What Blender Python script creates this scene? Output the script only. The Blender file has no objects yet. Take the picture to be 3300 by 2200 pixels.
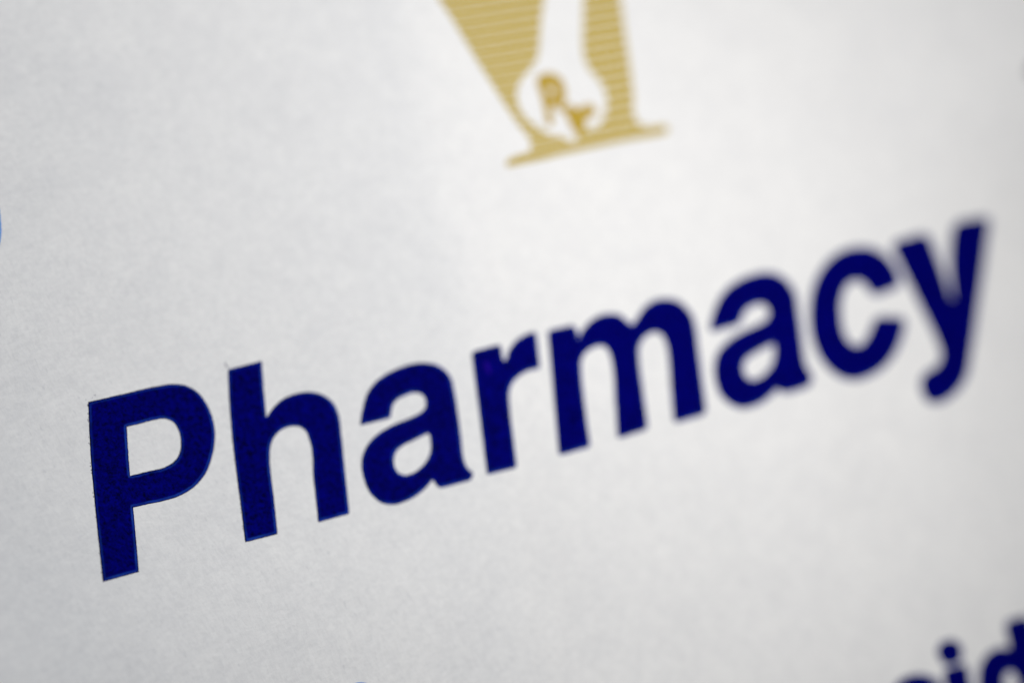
import bpy, bmesh, math, random
from mathutils import Matrix, Vector, noise as mnoise
from mathutils.geometry import delaunay_2d_cdt

sc = bpy.context.scene
MM = 0.001

# ---------------------------------------------------------------- camera
cam_data = bpy.data.cameras.new('camera')
cam = bpy.data.objects.new('camera', cam_data)
sc.collection.objects.link(cam)
cam_data.sensor_width = 36.0
cam_data.lens = 100.0
cam_data.clip_start = 0.02
cam_data.clip_end = 20.0
ROT = Matrix(((0.66058371,0.18496344,-0.72761094),(-0.44092941,0.87999423,-0.17661090),(0.60762687,0.43749135,0.66286568)))
cam.matrix_world = Matrix.Translation(Vector((-291.04438,-70.64436,265.14627)) * MM) @ ROT.to_4x4()
cam_data.dof.use_dof = True
cam_data.dof.focus_distance = 355.516 * MM
cam_data.dof.aperture_fstop = 9
sc.camera = cam

# ---------------------------------------------------------------- light
world = bpy.data.worlds.new('World')
sc.world = world
world.use_nodes = True
bg = world.node_tree.nodes['Background']
bg.inputs[0].default_value = (0.92, 0.96, 1.0, 1)
bg.inputs[1].default_value = 0.040

def area(name, loc, target, size, power, col):
    l = bpy.data.lights.new(name, 'AREA')
    l.shape = 'DISK'
    l.size = size * MM
    l.energy = power
    l.color = col
    o = bpy.data.objects.new(name, l)
    sc.collection.objects.link(o)
    o.location = Vector(loc) * MM
    d = (Vector(target) - Vector(loc))
    o.rotation_euler = d.to_track_quat('-Z', 'Y').to_euler()
    return o
area('desk_lamp_light', (38.5, 27.0, 204.0), (36, 15, 0), 60, 0.449, (1.0, 0.978, 0.948))
area('window_light', (-420, 120, 300), (0, 0, 0), 260, 0.46, (0.66, 0.80, 1.0))

vs = sc.view_settings
vs.view_transform = 'Standard'
vs.look = 'None'
vs.exposure = 0.0
vs.gamma = 1.0
vs.use_curve_mapping = False

# ---------------------------------------------------------------- shape of the sheet
def height(u, v):
    # gentle relief of the sheet in millimetres: a soft upright fold left of the
    # emblem, a roll-off towards the lower edge and a few slow undulations
    w = u + 7.2 - 0.36 * v
    s = (math.sqrt(w * w + 6.0) - w) * 0.5
    fold = -0.37 * 34.0 * (1.0 - math.exp(-s / 34.0)) * (0.65 + 0.35 * math.tanh((v + 12.0) / 22.0))
    y = max(0.0, 5.0 - v)
    dip = -0.00102 * y * y if y < 110 else -0.00102 * (110 * 110 + 220 * (y - 110))
    x = max(0.0, u - 62.0)
    curl = 0.0011 * (x * x if x < 85.0 else 85.0 * 85.0 + 170.0 * (x - 85.0)) * (0.5 + 0.5 * math.tanh((v - 5.0) / 18.0))
    left = 0.5 - 0.5 * math.tanh((u + 25.0) / 20.0)
    wave = 0.55 * left * math.sin((v + 34.0) * 0.125)
    wave += 0.07 * math.sin(u * 0.075 + v * 0.05 + 0.6) + 0.035 * math.sin(u * 0.17 - v * 0.12 + 2.0)
    wave += 0.02 * math.sin(u * 0.31 + v * 0.22) + 0.012 * math.sin(u * 0.47 - v * 0.41 + 1.0)
    return fold + dip + curl + wave


def surface(u, v):
    # the relief plus the slight cockle of thin paper
    left = 0.5 - 0.5 * math.tanh((u + 5.0) / 25.0)
    a = mnoise.noise((u * 0.045 + v * 0.03, v * 0.028 - u * 0.012, 3.7))
    b = mnoise.noise((u * 0.10 - v * 0.04, v * 0.085, 9.1))
    return height(u, v) + (0.10 + 0.30 * left) * a + (0.03 + 0.07 * left) * b

# outlines of the print on the sheet, millimetres, (u, v, corner)
SHAPES = {
  'P': [
    [(-65.503,10.005,1),(-59.762,9.813,0),(-53.984,9.573,0),(-51.821,9.297,0),(-50.124,8.565,0),(-49.029,7.202,0),(-48.751,5.136,0),(-49.21,2.837,0),(-50.349,0.616,0),(-52.474,-1.855,0),(-55.058,-3.942,0),(-58,-5.219,0),(-60.81,-5.678,0),(-63.47,-5.617,0),(-65.593,-5.432,0),(-67.75,-5.316,1),(-72.452,-13.625,1),(-77.933,-13.4,1)],
    [(-61.992,5.371,1),(-59.743,5.29,0),(-57.401,5.226,0),(-55.77,4.976,0),(-54.933,4.236,0),(-54.915,2.786,0),(-55.568,1.291,0),(-56.867,-0.233,0),(-58.2,-0.955,0),(-59.734,-1.291,0),(-62.586,-1.217,0),(-65.486,-1.093,1)],
  ],
  'h': [
    [(-43.181,8.851,1),(-42.908,9.013,1),(-37.759,8.823,1),(-37.627,8.615,1),(-41.44,1.148,1),(-41.353,1.091,1),(-39.839,2.008,0),(-37.539,2.82,0),(-35.204,2.919,0),(-33.176,2.483,0),(-31.707,1.475,0),(-30.996,0.002,0),(-31.28,-1.929,0),(-32.374,-4.177,0),(-35.326,-9.57,0),(-38.513,-15.249,1),(-38.754,-15.375,1),(-43.724,-15.086,1),(-43.794,-14.971,1),(-40.621,-9.38,0),(-37.491,-3.68,0),(-37.278,-2.481,0),(-37.737,-1.678,0),(-38.679,-1.281,0),(-40.311,-1.249,0),(-42.276,-2.011,0),(-43.812,-3.341,0),(-44.783,-4.681,0),(-47.849,-10.009,0),(-50.539,-14.784,1),(-55.653,-14.402,1)],
  ],
  'a': [
    [(-29.027,-4.263,1),(-29.101,-4.049,1),(-27.51,-2.212,0),(-25.581,-0.331,0),(-23.548,0.83,0),(-21.318,1.448,0),(-18.816,1.673,0),(-16.695,1.567,0),(-15.098,1.145,0),(-13.719,0.303,0),(-12.93,-0.955,0),(-12.803,-2.365,0),(-13.338,-4.016,0),(-14.743,-7.357,0),(-16.301,-10.775,0),(-17.427,-13.099,0),(-17.819,-14.34,0),(-17.799,-15.099,0),(-17.452,-15.739,1),(-17.557,-16.146,1),(-18.07,-16.594,1),(-18.569,-16.756,1),(-23.208,-16.333,1),(-23.517,-16.107,1),(-23.731,-15.299,0),(-23.705,-14.971,1),(-23.936,-14.914,1),(-24.976,-15.422,0),(-27.139,-16.082,0),(-29.426,-16.35,0),(-31.616,-16.144,0),(-33.057,-15.314,0),(-33.735,-13.677,0),(-33.448,-11.664,0),(-32.486,-9.506,0),(-31.085,-7.969,0),(-29.152,-6.779,0),(-26.959,-6.042,0),(-24.296,-5.668,0),(-21.518,-5.559,0),(-19.856,-5.378,0),(-18.892,-5.045,0),(-18.326,-4.399,0),(-18.018,-3.482,0),(-18.252,-2.849,0),(-18.887,-2.473,0),(-20.302,-2.365,0),(-21.729,-2.51,0),(-22.819,-2.974,0),(-23.514,-3.676,0),(-24.13,-4.443,1),(-24.575,-4.638,1)],
    [(-20.467,-8.572,1),(-20.762,-8.514,1),(-22.517,-8.708,0),(-25.017,-8.949,0),(-26.547,-9.462,0),(-27.451,-10.315,0),(-28.003,-11.386,0),(-27.966,-12.303,0),(-27.395,-12.852,0),(-25.991,-13.003,0),(-24.379,-12.649,0),(-22.763,-11.891,0),(-21.581,-10.845,0),(-20.814,-9.64,0),(-20.458,-8.739,0)],
  ],
  'r': [
    [(-7.987,-0.025,1),(-7.459,0.278,1),(-2.741,0.15,1),(-2.396,-0.215,1),(-3.008,-1.779,1),(-3.131,-2.143,1),(-3.106,-2.172,0),(-1.517,-1.169,0),(0.504,-0.13,0),(2.755,0.421,0),(5.02,0.554,1),(5.412,0.187,1),(3.13,-4.512,1),(2.414,-4.863,1),(0.193,-4.76,0),(-1.84,-5.113,0),(-3.7,-5.853,0),(-5.168,-7.126,0),(-5.966,-8.465,0),(-8.029,-12.738,0),(-9.953,-17.022,1),(-10.47,-17.276,1),(-15.313,-16.91,1),(-15.502,-16.632,1)],
  ],
  'm': [
    [(7.572,-0.231,1),(8.396,0.164,1),(13.004,0.008,1),(13.532,-0.471,1),(13.114,-2,0),(13.092,-1.956,0),(13.112,-1.948,0),(14.848,-1.055,0),(17.962,0.049,0),(21.358,0.177,0),(23.718,-0.619,0),(24.545,-1.779,0),(25.086,-2.339,0),(25.227,-2.329,0),(26.446,-1.756,0),(30.352,-0.086,0),(34.656,0.056,0),(37.516,-1.147,0),(38.659,-3.393,0),(38.031,-5.859,0),(36.624,-8.522,0),(34.189,-13.356,0),(31.953,-18.05,1),(30.894,-18.55,1),(24.539,-18.402,1),(24.063,-17.914,1),(26.619,-13.274,0),(29.044,-8.914,0),(29.945,-6.925,0),(30.023,-5.306,0),(29.136,-4.643,0),(27.477,-4.615,0),(25.374,-5.252,0),(23.926,-6.419,0),(23.051,-7.846,0),(20.676,-12.699,0),(18.43,-17.519,1),(17.556,-17.958,1),(11.771,-17.922,1),(11.396,-17.523,1),(14.295,-12.425,0),(16.989,-7.716,0),(17.658,-5.905,0),(17.565,-4.633,0),(16.552,-4.171,0),(14.72,-4.206,0),(12.555,-4.779,0),(11.244,-5.799,0),(10.357,-7.202,0),(7.809,-12.367,0),(5.626,-17.392,1),(4.918,-17.744,1),(-0.899,-17.572,1),(-1.219,-17.231,1)],
  ],
  'a_second': [
    [(41.193,-6.936,1),(40.862,-6.388,1),(43.43,-4.149,0),(45.877,-2.518,0),(49.029,-1.108,0),(52.848,-0.266,0),(56.257,0.014,0),(59.931,-0.205,0),(62.55,-1.122,0),(63.975,-2.849,0),(64.224,-4.899,0),(63.052,-7.371,0),(61.849,-9.646,0),(60.221,-12.627,0),(58.862,-15.241,0),(58.473,-16.63,0),(58.87,-17.51,1),(58.486,-18.561,1),(57.977,-19.054,1),(56.296,-19.611,1),(51.639,-19.542,1),(50.235,-19.187,1),(49.518,-18.558,0),(49.467,-18.484,1),(49.043,-18.558,1),(48.308,-18.768,0),(45.443,-19.486,0),(42.542,-19.727,0),(39.619,-19.446,0),(37.384,-18.188,0),(36.382,-16.478,0),(36.65,-14.237,0),(37.942,-12.057,0),(40.019,-10.293,0),(42.396,-9.28,0),(45.508,-8.51,0),(48.578,-8.097,0),(51.638,-7.882,0),(53.873,-7.568,0),(55.053,-7.227,0),(55.801,-6.598,0),(55.94,-5.78,0),(55.573,-5.225,0),(54.56,-4.912,0),(53.018,-4.921,0),(51.179,-5.221,0),(50.148,-5.656,0),(49.43,-6.202,0),(48.602,-6.805,1),(47.159,-7.101,1)],
    [(53.336,-11.394,0),(51.03,-11.737,0),(47.86,-12.161,0),(45.658,-12.641,0),(44.451,-13.435,0),(43.929,-14.386,0),(44.092,-15.182,0),(44.943,-15.708,0),(46.664,-15.767,0),(48.82,-15.278,0),(50.894,-14.353,0),(52.389,-12.987,0),(53.154,-11.925,0),(53.254,-11.357,0)],
  ],
  'c': [
    [(89.228,-8.85,1),(90.788,-7.897,1),(91.046,-5.239,0),(90.077,-2.976,0),(87.791,-1.23,0),(84.384,-0.335,0),(79.924,-0.257,0),(75.394,-1.292,0),(71.265,-3.145,0),(67.494,-5.881,0),(64.841,-8.815,0),(62.962,-12.134,0),(62.421,-15.041,0),(63.115,-17.695,0),(65.103,-19.773,0),(68.079,-20.903,0),(72.504,-21.06,0),(76.736,-20.423,0),(80.595,-19.087,0),(83.913,-17.243,0),(87.162,-14.653,1),(86.804,-13.604,1),(81.684,-12.368,1),(79.455,-12.72,1),(76.237,-14.751,0),(74.359,-15.59,0),(72.967,-15.75,0),(71.754,-15.266,0),(71.145,-14.318,0),(71.282,-12.608,0),(72.313,-10.579,0),(73.588,-8.748,0),(75.454,-7.117,0),(77.679,-5.914,0),(79.195,-5.727,0),(80.383,-5.864,0),(81.282,-6.419,0),(81.672,-7.185,0),(81.883,-8.452,1),(83.379,-9.079,1)],
  ],
  'y': [
    [(92.499,-2.184,1),(94.014,-1.265,1),(101.974,-1.244,1),(103.413,-2.227,1),(102.335,-9.771,0),(101.555,-13.192,1),(101.858,-13.208,1),(103.832,-9.626,0),(110.345,-1.85,1),(112.848,-0.999,1),(120.397,-1.551,1),(121.243,-2.661,1),(113.633,-10.153,0),(105.424,-17.914,0),(99.667,-23.232,0),(96.535,-25.988,0),(92.715,-27.791,0),(88.867,-28.685,0),(85.794,-28.811,0),(83.117,-27.782,0),(83.034,-25.625,0),(85.231,-23.6,0),(88.074,-23.172,0),(89.975,-22.829,0),(91.328,-22.057,0),(92.274,-20.959,0),(92.457,-19.728,0),(92.48,-11.548,0)],
  ],
  's': [
    [(46.359,-66.79,0),(47.947,-65.792,0),(50.12,-65.486,0),(52.883,-65.71,0),(55.535,-66.571,0),(57.515,-67.971,0),(58.152,-69.555,1),(57.375,-70.187,1),(54.418,-70.227,1),(53.157,-69.825,1),(52.61,-69.055,0),(52.04,-68.639,0),(51.477,-68.54,0),(51.765,-68.333,0),(52.124,-68.688,0),(54.385,-70.167,0),(55.847,-71.606,0),(55.903,-73.153,0),(53.811,-74.442,0),(50.464,-74.348,0),(47.841,-73.423,0),(45.801,-71.931,0),(45.362,-70.426,1),(46.082,-69.888,1),(48.901,-69.925,1),(50.072,-70.418,1),(50.525,-71.313,0),(51.088,-71.555,0),(50.964,-71.567,0),(50.965,-71.564,0),(49.454,-70.57,0),(47.677,-69.397,0),(46.268,-68.193,0)],
  ],
  'i_dot': [
    [(63.847,-63.275,0),(65.999,-64.142,0),(66.331,-65.682,0),(64.887,-66.858,0),(62.459,-66.945,0),(60.383,-65.983,0),(60.027,-64.428,0),(61.46,-63.271,0)],
  ],
  'i': [
    [(59.505,-67.543,1),(60.773,-67.043,1),(65.198,-67.499,1),(66.134,-68.264,1),(63.092,-77.804,1),(61.819,-78.264,1),(57.309,-77.605,1),(56.469,-76.875,1)],
  ],
  'd': [
    [(79.052,-65.033,1),(80.568,-64.455,1),(85.227,-65.011,1),(86.324,-65.942,1),(84.854,-70.424,0),(81.901,-79.374,1),(80.381,-79.893,1),(76.835,-79.33,1),(75.604,-79.052,1),(75.583,-78.978,1),(75.369,-78.924,1),(75.015,-78.985,0),(72.019,-78.718,0),(68.92,-77.448,0),(66.899,-75.474,0),(66.345,-73.289,0),(67.173,-71.162,0),(68.862,-69.162,0),(71.293,-67.967,0),(74.063,-67.566,0),(76.732,-68.026,0),(78.168,-68.554,0),(78.099,-68.535,1),(78.263,-67.804,1)],
    [(73.762,-72.501,0),(73.408,-73.426,0),(73.585,-74.602,0),(74.303,-75.28,0),(75.01,-75.366,0),(75.965,-75.052,0),(76.7,-74.126,0),(76.89,-72.987,0),(76.637,-72.118,0),(76.316,-71.913,0),(75.61,-71.773,0),(74.625,-71.919,0)],
  ],
  'blue_curve_left': [
    [(-66.28,34.816,0),(-64.917,37.64,0),(-63.807,41.043,0),(-62.689,45.46,0),(-63.744,48.574,0),(-66.448,50.019,0),(-71.179,49.396,0),(-75.832,45.975,0),(-79.638,41.035,0),(-82.114,35.948,0),(-82.564,31.498,0),(-80.423,28.356,0),(-77.002,27.632,0),(-72.924,28.098,0),(-69.105,31.423,0)],
  ],
  'blue_curve_bottom': [
    [(-49.104,-36.487,0),(-47.732,-37.474,0),(-47.052,-38.76,0),(-47.82,-40.221,0),(-49.768,-40.856,0),(-51.685,-40.436,0),(-52.911,-38.992,0),(-52.637,-37.405,0),(-51.028,-36.353,0)],
  ],
  'mark_right': [
    [(146.654,20.952,1),(149.007,22.122,1),(160.381,21.948,1),(161.944,20.629,1),(161.535,19.191,1),(159.229,17.978,1),(147.243,18.383,1),(146.03,19.636,1)],
  ],
  'emblem': [
    [(19.325,59.543,1),(18.679,59.077,1),(19.583,53.851,0),(20.157,50.352,0),(20.56,46.395,0),(20.923,42.424,0),(21.398,38.638,0),(21.923,34.874,0),(22.665,31.415,0),(23.297,29.174,0),(23.138,28.154,0),(22.201,27.489,0),(19.62,27.067,0),(16.995,26.731,1),(16.103,26.175,1),(15.992,25.783,1),(16.605,25.351,1),(21.529,25.506,0),(29.503,25.766,0),(37.511,25.823,0),(45.556,25.773,0),(52.858,25.386,1),(54.312,25.992,1),(54.603,26.556,1),(53.82,27.269,1),(51.055,27.407,0),(48.851,27.932,0),(48.442,28.961,0),(50.612,32.819,0),(53.122,37.558,0),(54.969,41.401,0),(56.87,45.285,0),(58.908,49.213,0),(61.322,54.16,1),(60.589,55.17,1),(55.799,55.689,1),(54.061,54.973,1),(50.48,50.16,0),(47.793,46.401,0),(45.146,42.665,0),(43.925,40.33,0),(43.872,38.239,0),(44.682,36.299,0),(44.754,34.536,0),(43.956,32.727,0),(42.079,30.694,0),(39.872,29.33,0),(38.063,28.801,0),(36.972,28.97,0),(36.712,29.457,1),(37.383,30.219,1),(39.442,31.492,1),(39.412,32.187,1),(37.574,32.551,0),(36.394,32.081,0),(35.794,32.497,0),(34.423,32.956,1),(33.72,32.584,1),(33.814,30.962,0),(33.787,29.02,0),(33.534,27.885,0),(32.913,27.456,0),(32.02,27.497,0),(30.988,28.21,0),(29.542,28.874,0),(28.242,29.247,0),(26.919,30.286,0),(25.435,31.844,0),(24.671,33.66,0),(24.933,35.499,0),(26.051,37.212,0),(28.175,38.805,0),(31.369,40.316,0),(33.602,41.646,0),(35.608,43.827,0),(38.501,47.487,0),(41.644,51.15,0),(45.31,55.904,1),(44.886,56.775,1)],
  ],
  'rx': [
    [(30.962,38.12,1),(32.008,38.886,1),(33.724,39.125,0),(35.627,38.802,0),(36.633,37.734,0),(36.425,36.109,0),(35.615,34.698,0),(34.303,33.603,0),(34.026,33.523,0),(34.616,32.995,1),(34.261,32.509,1),(33.684,32.337,1),(32.68,32.656,1),(32.037,33.669,0),(31.997,33.662,0),(30.575,31.283,1),(29.544,30.685,1),(28.983,30.704,1),(28.617,31.34,1),(29.979,34.274,0),(30.642,36.503,0)],
    [(33.16,36.795,0),(33.561,36.767,0),(33.766,36.126,0),(33.399,35.445,0),(33.032,35.332,0),(32.664,35.543,0)],
  ],
  'rx_x': [
    [(33.729,32.473,1),(34.536,33.206,1),(35.951,33.39,0),(36.84,32.581,0),(38.71,32.893,0),(40.13,32.801,1),(40.78,32.269,1),(40.566,31.375,0),(37.94,30.627,0),(36.402,30.051,0),(35.917,28.956,1),(34.893,28.426,1),(34.239,28.476,1),(33.511,29.157,1),(33.587,30.547,0)],
  ],
  'painted_reflection': [
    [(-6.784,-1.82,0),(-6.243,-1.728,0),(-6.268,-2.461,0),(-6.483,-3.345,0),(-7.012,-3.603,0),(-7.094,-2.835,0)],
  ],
}


# ---------------------------------------------------------------- materials
def new_mat(name):
    m = bpy.data.materials.new(name)
    m.use_nodes = True
    nt = m.node_tree
    return m, nt, nt.nodes['Principled BSDF']

def node(nt, typ, **kw):
    n = nt.nodes.new(typ)
    for k, v in kw.items():
        setattr(n, k, v)
    return n

def math_node(nt, op, a, b=None, clamp=False):
    n = node(nt, 'ShaderNodeMath', operation=op, use_clamp=clamp)
    for i, x in enumerate((a, b)):
        if x is None: continue
        if isinstance(x, (int, float)): n.inputs[i].default_value = x
        else: nt.links.new(x, n.inputs[i])
    return n.outputs[0]

def noise(nt, vec, scale, detail=2.0, rough=0.5, dist=0.0):
    n = node(nt, 'ShaderNodeTexNoise')
    nt.links.new(vec, n.inputs['Vector'])
    n.inputs['Scale'].default_value = scale
    n.inputs['Detail'].default_value = detail
    n.inputs['Roughness'].default_value = rough
    n.inputs['Distortion'].default_value = dist
    return n.outputs['Fac']

def mapping(nt, vec, scale=(1, 1, 1), rot=(0, 0, 0), loc=(0, 0, 0)):
    n = node(nt, 'ShaderNodeMapping')
    nt.links.new(vec, n.inputs['Vector'])
    n.inputs['Scale'].default_value = scale
    n.inputs['Rotation'].default_value = rot
    n.inputs['Location'].default_value = loc
    return n.outputs[0]

def ramp(nt, fac, stops):
    n = node(nt, 'ShaderNodeValToRGB')
    nt.links.new(fac, n.inputs[0])
    el = n.color_ramp.elements
    while len(el) < len(stops): el.new(0.5)
    for e, (p, c) in zip(el, stops):
        e.position = p
        e.color = (*c, 1)
    return n.outputs['Color']

def mix_col(nt, fac, a, b, blend='MIX'):
    n = node(nt, 'ShaderNodeMix', data_type='RGBA', blend_type=blend)
    for sock, x in ((n.inputs['Factor'], fac), (n.inputs['A'], a), (n.inputs['B'], b)):
        if isinstance(x, (int, float)): sock.default_value = x
        elif isinstance(x, tuple): sock.default_value = (*x, 1)
        else: nt.links.new(x, sock)
    return n.outputs['Result']

def paper_material():
    m, nt, bsdf = new_mat('white_paper')
    co = node(nt, 'ShaderNodeTexCoord').outputs['Object']
    # fibre tangle: two stretched noises crossing each other, plus fine tooth
    f1 = noise(nt, mapping(nt, co, (1.0, 0.38, 1.0), (0, 0, math.radians(12))), 2100, 4, 0.62, 0.6)
    f2 = noise(nt, mapping(nt, co, (0.42, 1.0, 1.0), (0, 0, math.radians(-24)), (3, 1, 0)), 1700, 4, 0.62, 0.6)
    tooth = noise(nt, co, 5200, 2, 0.6)
    form = noise(nt, co, 330, 4, 0.6, 0.3)        # cloudy formation of the pulp
    cloud = noise(nt, co, 70, 3, 0.55)
    hgt = math_node(nt, 'ADD', math_node(nt, 'ADD', f1, f2), math_node(nt, 'MULTIPLY', tooth, 0.5))
    hgt = math_node(nt, 'ADD', hgt, math_node(nt, 'MULTIPLY', form, 1.6))
    bump = node(nt, 'ShaderNodeBump')
    bump.inputs['Strength'].default_value = 0.24
    bump.inputs['Distance'].default_value = 0.00012
    nt.links.new(hgt, bump.inputs['Height'])
    nt.links.new(bump.outputs[0], bsdf.inputs['Normal'])
    tone = math_node(nt, 'ADD', math_node(nt, 'MULTIPLY', form, 0.6), math_node(nt, 'MULTIPLY', cloud, 0.4))
    col = ramp(nt, tone, [(0.30, (0.790, 0.790, 0.797)), (0.70, (0.875, 0.872, 0.868))])
    grain = math_node(nt, 'ADD', math_node(nt, 'MULTIPLY', math_node(nt, 'ADD', f1, f2), 0.5), 0.0)
    col = mix_col(nt, 1.0, col, ramp(nt, grain, [(0.36, (0.885, 0.887, 0.895)), (0.62, (1.0, 1.0, 1.0))]), 'MULTIPLY')
    # sparse darker fibres and specks in the pulp
    sp = noise(nt, mapping(nt, co, (1.0, 0.45, 1.0), (0, 0, 0.3)), 1500, 1, 0.4)
    speck = ramp(nt, sp, [(0.20, (0.80, 0.81, 0.83)), (0.30, (1, 1, 1))])
    col = mix_col(nt, 0.5, col, speck, 'MULTIPLY')
    nt.links.new(col, bsdf.inputs['Base Color'])
    bsdf.inputs['Roughness'].default_value = 0.85
    bsdf.inputs['Specular IOR Level'].default_value = 0.12
    return m

def ink_material(name, deep, body, rim, edge):
    # «rim» is an attribute: distance in mm to the printed outline.  Press-squeezed
    # ink leaves a thin dark outline with a lighter, thinner film just inside it.
    m, nt, bsdf = new_mat(name)
    co = node(nt, 'ShaderNodeTexCoord').outputs['Object']
    mot = noise(nt, co, 1500, 4, 0.7, 0.4)
    fine = noise(nt, co, 4200, 2, 0.6)
    mm_ = math_node(nt, 'ADD', math_node(nt, 'MULTIPLY', mot, 0.7), math_node(nt, 'MULTIPLY', fine, 0.3))
    col = ramp(nt, mm_, [(0.38, deep), (0.62, body)])
    at = node(nt, 'ShaderNodeAttribute', attribute_name='rim')
    wob = math_node(nt, 'MULTIPLY', math_node(nt, 'SUBTRACT', noise(nt, co, 900, 2), 0.5), 0.16)
    d = math_node(nt, 'ADD', at.outputs['Fac'], wob)
    # the sheet slid a little under the press: squeeze shows on the trailing side
    side = node(nt, 'ShaderNodeAttribute', attribute_name='side').outputs['Fac']
    patchy = ramp(nt, noise(nt, co, 260, 2, 0.5), [(0.38, (0.45, 0.45, 0.45)), (0.6, (1, 1, 1))])
    trail = ramp(nt, math_node(nt, 'ADD', math_node(nt, 'MULTIPLY', side, 0.5), 0.5), [(0.15, (0.45, 0.45, 0.45)), (0.75, (1, 1, 1))])
    lead = ramp(nt, math_node(nt, 'ADD', math_node(nt, 'MULTIPLY', side, -0.5), 0.5), [(0.25, (0.15, 0.15, 0.15)), (0.75, (1, 1, 1))])
    k = ramp(nt, d, [(0.10, (0, 0, 0)), (0.17, (1, 1, 1)), (0.30, (1, 1, 1)), (0.48, (0, 0, 0))])
    col = mix_col(nt, math_node(nt, 'MULTIPLY', math_node(nt, 'MULTIPLY', k, trail), math_node(nt, 'MULTIPLY', patchy, 0.8)), col, rim)
    k2 = ramp(nt, d, [(0.08, (1, 1, 1)), (0.15, (0, 0, 0))])
    col = mix_col(nt, math_node(nt, 'MULTIPLY', math_node(nt, 'MULTIPLY', k2, lead), 0.85), col, edge)
    nt.links.new(col, bsdf.inputs['Base Color'])
    bsdf.inputs['Roughness'].default_value = 0.7
    bsdf.inputs['Specular IOR Level'].default_value = 0.01
    bump = node(nt, 'ShaderNodeBump')
    bump.inputs['Strength'].default_value = 0.12
    bump.inputs['Distance'].default_value = 0.0001
    nt.links.new(mm_, bump.inputs['Height'])
    nt.links.new(bump.outputs[0], bsdf.inputs['Normal'])
    return m

def gold_material(name, striped):
    m, nt, bsdf = new_mat(name)
    co = node(nt, 'ShaderNodeTexCoord').outputs['Object']
    mot = noise(nt, co, 900, 3, 0.6)
    col = ramp(nt, mot, [(0.35, GOLD_A), (0.65, GOLD_B)])
    if striped:
        sep = node(nt, 'ShaderNodeSeparateXYZ')
        nt.links.new(mapping(nt, co, (1000, 1000, 1000), (0, 0, math.radians(STRIPE_ROT)), (0, -0.740, 0)), sep.inputs[0])
        ph = math_node(nt, 'FRACT', math_node(nt, 'DIVIDE', sep.outputs[1], STRIPE_MM))
        ph = math_node(nt, 'ABSOLUTE', math_node(nt, 'SUBTRACT', ph, 0.5))
        gap = math_node(nt, 'LESS_THAN', ph, STRIPE_GAP / 2)
        col = mix_col(nt, gap, col, (0.82, 0.81, 0.80))
    nt.links.new(col, bsdf.inputs['Base Color'])
    bsdf.inputs['Roughness'].default_value = 0.55
    bsdf.inputs['Specular IOR Level'].default_value = 0.2
    return m

GOLD_A, GOLD_B = (0.435, 0.315, 0.040), (0.48, 0.352, 0.055)
STRIPE_ROT, STRIPE_MM, STRIPE_GAP = 0.0, 1.705, 0.15

MAT_PAPER = paper_material()
MAT_NAVY = ink_material('navy_ink', (0.0002, 0.0002, 0.024), (0.0004, 0.0007, 0.19), (0.012, 0.055, 0.38), (0.001, 0.001, 0.012))
MAT_BLUE = ink_material('blue_ink', (0.10, 0.27, 0.72), (0.13, 0.31, 0.78), (0.16, 0.36, 0.80), (0.16, 0.36, 0.80))
MAT_REFLECTION = ink_material('reflection_ink', (0.004, 0.0008, 0.17), (0.016, 0.0025, 0.27), (0.06, 0.01, 0.20), (0.02, 0.004, 0.10))  # purple tint stands in for a reflection on the r
MAT_GOLD = gold_material('gold_lined_ink', True)
GOLD_A, GOLD_B = (0.43, 0.290, 0.030), (0.47, 0.320, 0.045)
MAT_GOLD_SOLID = gold_material('gold_solid_ink', False)
MAT_GREY, _nt, _b = new_mat('grey_ink')
_b.inputs['Base Color'].default_value = (0.25, 0.25, 0.26, 1)

# ---------------------------------------------------------------- helpers
INK = 0.035     # ink film stands this far above the sheet, mm

def spline(pts, step=0.22):
    n = len(pts)
    out = []
    for i in range(n):
        p0, p1, p2, p3 = (pts[(i + k - 1) % n] for k in range(4))
        a, b = Vector(p1[:2]), Vector(p2[:2])
        L = (b - a).length
        k = max(1, int(L / step))
        m1 = Vector((0, 0)) ; m2 = Vector((0, 0))
        lin1, lin2 = p1[2], p2[2]
        def tang(q0, q1, q2):
            d0 = (Vector(q1[:2]) - Vector(q0[:2])).length
            d1 = (Vector(q2[:2]) - Vector(q1[:2])).length
            if d0 < 1e-6 or d1 < 1e-6: return Vector((0, 0))
            # non-uniform finite difference
            t0 = (Vector(q1[:2]) - Vector(q0[:2])) / d0
            t1 = (Vector(q2[:2]) - Vector(q1[:2])) / d1
            return (t0 * d1 + t1 * d0) / (d0 + d1)
        m1 = (b - a) / L if lin1 else tang(p0, p1, p2)
        m2 = (b - a) / L if lin2 else tang(p1, p2, p3)
        if lin1 and not lin2: m1 = (2 * (b - a) / L - m2 * 1.0)
        if lin2 and not lin1: m2 = (2 * (b - a) / L - m1 * 1.0)
        for j in range(k):
            t = j / k
            h00 = 2*t**3 - 3*t**2 + 1; h10 = t**3 - 2*t**2 + t
            h01 = -2*t**3 + 3*t**2;    h11 = t**3 - t**2
            out.append(a * h00 + m1 * (h10 * L) + b * h01 + m2 * (h11 * L))
    return out

def inside(p, loops):
    c = False
    x, y = p
    for lp in loops:
        n = len(lp)
        j = n - 1
        for i in range(n):
            yi, yj = lp[i][1], lp[j][1]
            if (yi > y) != (yj > y) and x < (lp[j][0] - lp[i][0]) * (y - yi) / (yj - yi) + lp[i][0]:
                c = not c
            j = i
    return c

def roughen(loop, rng, amp):
    return [p + Vector((rng.gauss(0, amp), rng.gauss(0, amp))) for p in loop]

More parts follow.
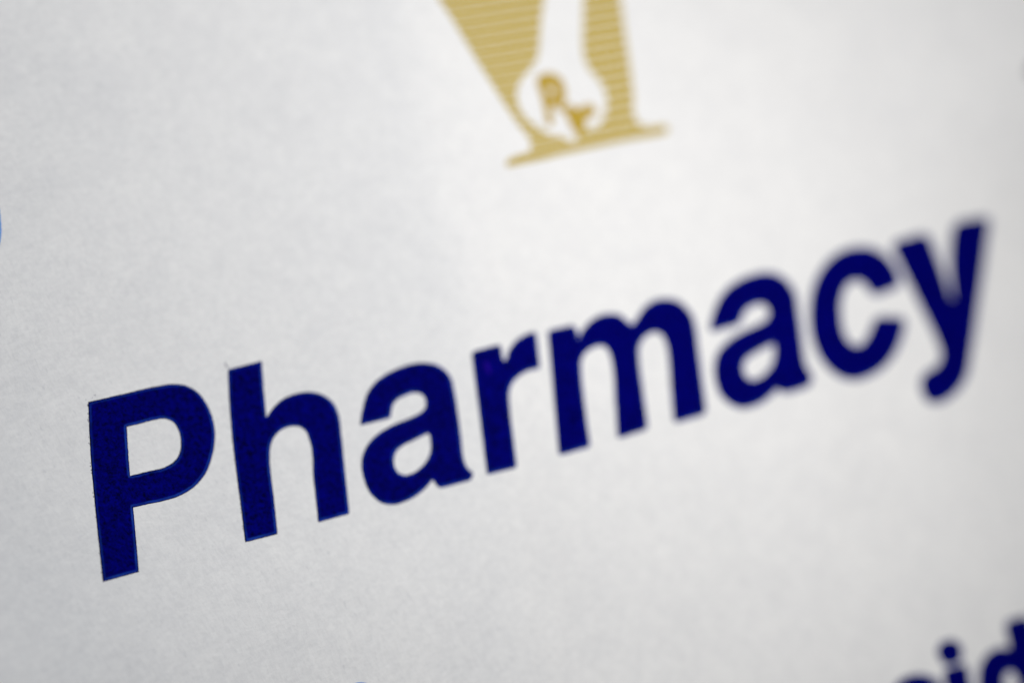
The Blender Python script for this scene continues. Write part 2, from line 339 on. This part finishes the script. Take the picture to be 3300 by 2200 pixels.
def distance(p, segs):
    best = 1e9
    for a, b in segs:
        ab = b - a
        l2 = ab.length_squared
        t = 0 if l2 < 1e-12 else max(0, min(1, (p - a).dot(ab) / l2))
        d = (a + ab * t - p).length_squared
        if d < best: best = d
    return math.sqrt(best)

def outward(p, segs, loops):
    # direction from p to the nearest point of the outline
    best, c, sg = 1e9, p, None
    for a, b in segs:
        ab = b - a
        l2 = ab.length_squared
        t = 0 if l2 < 1e-12 else max(0, min(1, (p - a).dot(ab) / l2))
        q = a + ab * t
        d = (q - p).length_squared
        if d < best: best, c, sg = d, q, ab
    n = c - p
    if n.length > 0.02: return n.normalized()
    n = Vector((-sg.y, sg.x))
    n = n.normalized() if n.length > 1e-9 else Vector((1, 0))
    return -n if inside(p + n * 0.03, loops) else n

def print_mesh(name, outlines, mat, parent, grid=1.6, lift=INK, rough=0.012, rim=True, seed=1, step=0.22):
    """A printed shape as one thin ink film lying on the sheet."""
    rng = random.Random(seed)
    loops = [roughen(spline(l, step), rng, rough) for l in outlines]
    pts, edges = [], []
    for lp in loops:
        s = len(pts)
        pts += lp
        edges += [(s + i, s + (i + 1) % len(lp)) for i in range(len(lp))]
    segs = [(pts[a], pts[b]) for a, b in edges]
    nb = len(pts)
    if rim:       # rings of vertices just inside the outline carry the rim film
        for lp in loops:
            n = len(lp)
            for i in range(n):
                t = lp[(i + 1) % n] - lp[i - 1]
                if t.length < 1e-6: continue
                nrm = Vector((-t.y, t.x)).normalized()
                for off in (0.1, 0.2, 0.32, 0.5):
                    for s in (1, -1):
                        q = lp[i] + nrm * off * s
                        if inside(q, loops) and distance(q, segs) > off * 0.9: pts.append(q)
    x0 = min(p.x for p in pts); x1 = max(p.x for p in pts)
    y0 = min(p.y for p in pts); y1 = max(p.y for p in pts)
    y = y0
    while y < y1:
        x = x0
        while x < x1:
            q = Vector((x + rng.uniform(-.1, .1), y + rng.uniform(-.1, .1)))
            if inside(q, loops) and distance(q, segs) > 0.65: pts.append(q)
            x += grid
        y += grid
    vco, _, faces, _, _, _ = delaunay_2d_cdt(pts, edges, [], 0, 1e-5)
    me = bpy.data.meshes.new(name)
    keep = []
    for fc in faces:
        c = sum((vco[i] for i in fc), Vector((0, 0))) / len(fc)
        if inside(c, loops): keep.append(list(fc))
    used = sorted({i for f in keep for i in f})
    idx = {o: n for n, o in enumerate(used)}
    verts = [(vco[i].x * MM, vco[i].y * MM, (surface(vco[i].x, vco[i].y) + lift) * MM) for i in used]
    me.from_pydata(verts, [], [[idx[i] for i in f] for f in keep])
    at = me.attributes.new('rim', 'FLOAT', 'POINT')
    for n, i in enumerate(used):
        at.data[n].value = distance(vco[i], segs) if rim else 1.0
    sd = me.attributes.new('side', 'FLOAT', 'POINT')
    if rim:
        for n, i in enumerate(used):
            if at.data[n].value < 0.6:
                sd.data[n].value = outward(vco[i], segs, loops).dot(Vector((0.86, -0.51)))
    bm = bmesh.new(); bm.from_mesh(me)
    bmesh.ops.recalc_face_normals(bm, faces=bm.faces)
    for f in bm.faces:
        if f.normal.z < 0: f.normal_flip()
        f.smooth = True
    bm.to_mesh(me); bm.free()
    me.materials.append(mat)
    o = bpy.data.objects.new(name, me)
    sc.collection.objects.link(o)
    o.parent = parent
    return o

# ---------------------------------------------------------------- the printed sheet
paper = bpy.data.objects.new('printed_paper', None)
sc.collection.objects.link(paper)
paper.empty_display_size = 0.02
paper['label'] = 'matte white paper printed with a large navy word and a lined gold emblem, softly creased'
paper['category'] = 'paper'

U0, U1, V0, V1, STEP = -190.0, 260.0, -170.0, 170.0, 1.25
nu, nv = int((U1 - U0) / STEP), int((V1 - V0) / STEP)
bm = bmesh.new()
top = [[bm.verts.new(((U0 + i * STEP) * MM, (V0 + j * STEP) * MM, surface(U0 + i * STEP, V0 + j * STEP) * MM)) for i in range(nu + 1)] for j in range(nv + 1)]
for j in range(nv):
    for i in range(nu):
        bm.faces.new((top[j][i], top[j][i + 1], top[j + 1][i + 1], top[j + 1][i])).smooth = True
me = bpy.data.meshes.new('sheet')
bm.to_mesh(me); bm.free()
me.materials.append(MAT_PAPER)
sheet = bpy.data.objects.new('sheet', me)
sc.collection.objects.link(sheet)
sheet.parent = paper
sol = sheet.modifiers.new('thickness', 'SOLIDIFY')
sol.thickness = 0.15 * MM
sol.offset = -1.0

LETTERS = [('P', 'P', 'navy capital letter P in sharp focus'), ('h', 'h', 'navy letter h beside the capital P'),
           ('a', 'a', 'navy letter a between h and r'), ('r', 'r', 'navy letter r with a painted purple reflection on its stem'),
           ('m', 'm', 'navy letter m in the middle of the word'), ('a_second', 'a', 'navy letter a between m and c'),
           ('c', 'c', 'blurred navy letter c near the end of the word'), ('y', 'y', 'blurred navy letter y ending the word'),
           ('s', 's', 'navy letter top cut by the lower picture edge'), ('i', 'i', 'navy letter i in the lower right corner'),
           ('d', 'd', 'navy letter d cut by the right picture edge')]
built = {}
for n, (key, ch, lab) in enumerate(LETTERS):
    o = print_mesh('letter', SHAPES[key], MAT_NAVY, paper, seed=n + 3)
    o['label'] = lab
    built[key] = o
dot = print_mesh('dot', SHAPES['i_dot'], MAT_NAVY, built['i'], seed=31)
painted_reflection = print_mesh('painted_reflection', SHAPES['painted_reflection'], MAT_REFLECTION, built['r'], lift=INK + 0.02, seed=32, rim=False)  # small reflection on the stem, painted as a patch of purple ink
painted_reflection['label'] = 'small purple reflection painted on the navy ink'

o = print_mesh('printed_curve', SHAPES['blue_curve_left'], MAT_BLUE, paper, seed=33)
o['label'] = 'bright blue printed curve at the left picture edge'
o = print_mesh('printed_curve', SHAPES['blue_curve_bottom'], MAT_BLUE, paper, seed=34)
o['label'] = 'small blue printed curve at the bottom picture edge'
o = print_mesh('printed_mark', SHAPES['mark_right'], MAT_GREY, paper, seed=35, rim=False)
o['label'] = 'faint grey printed mark at the right picture edge'

emblem = print_mesh('emblem', SHAPES['emblem'], MAT_GOLD, paper, seed=36, rim=False)
emblem['label'] = 'gold emblem of fine lines around a white flask shape'
print_mesh('prescription_sign', SHAPES['rx'], MAT_GOLD_SOLID, emblem, seed=37, rim=False, grid=1.0, step=0.15, lift=INK + 0.012)
print_mesh('prescription_sign', SHAPES['rx_x'], MAT_GOLD_SOLID, emblem, seed=38, rim=False, grid=1.0, step=0.15, lift=INK + 0.012)

# flecks of ink thrown beside the sharp letters
def specks(name, spots, parent, seed):
    rng = random.Random(seed)
    bm = bmesh.new()
    for u, v, r in spots:
        k = 7
        z = (surface(u, v) + INK) * MM
        vs_ = [bm.verts.new(((u + math.cos(6.283 * i / k) * r * rng.uniform(.6, 1.3)) * MM, (v + math.sin(6.283 * i / k) * r * rng.uniform(.6, 1.3)) * MM, z)) for i in range(k)]
        bm.faces.new(vs_)
    me = bpy.data.meshes.new(name)
    at = me.attributes.new('rim', 'FLOAT', 'POINT')
    bm.to_mesh(me); bm.free()
    me.materials.append(MAT_NAVY)
    o = bpy.data.objects.new(name, me)
    sc.collection.objects.link(o)
    o.parent = parent
    return o
rng = random.Random(8)
def along(a, b, n, off, rmin, rmax):
    out = []
    for _ in range(n):
        t = rng.random()
        u = a[0] + (b[0] - a[0]) * t; v = a[1] + (b[1] - a[1]) * t
        out.append((u + off[0] * rng.uniform(.3, 1.4), v + off[1] * rng.uniform(.3, 1.4), rng.uniform(rmin, rmax)))
    return out
Pk = SHAPES['P'][0]; hk = SHAPES['h'][0]
sp = along(Pk[0], Pk[-1], 26, (-0.12, 0), 0.03, 0.08) + along(Pk[0], (Pk[0][0] + 2, Pk[0][1]), 6, (-0.4, 0.5), 0.03, 0.09)
specks('ink_specks', sp, built['P'], 1)
sp = along(hk[0], hk[1], 16, (0, 0.75), 0.03, 0.09) + along(hk[0], hk[-1], 18, (-0.1, 0), 0.03, 0.07)
specks('ink_specks', sp, built['h'], 2)
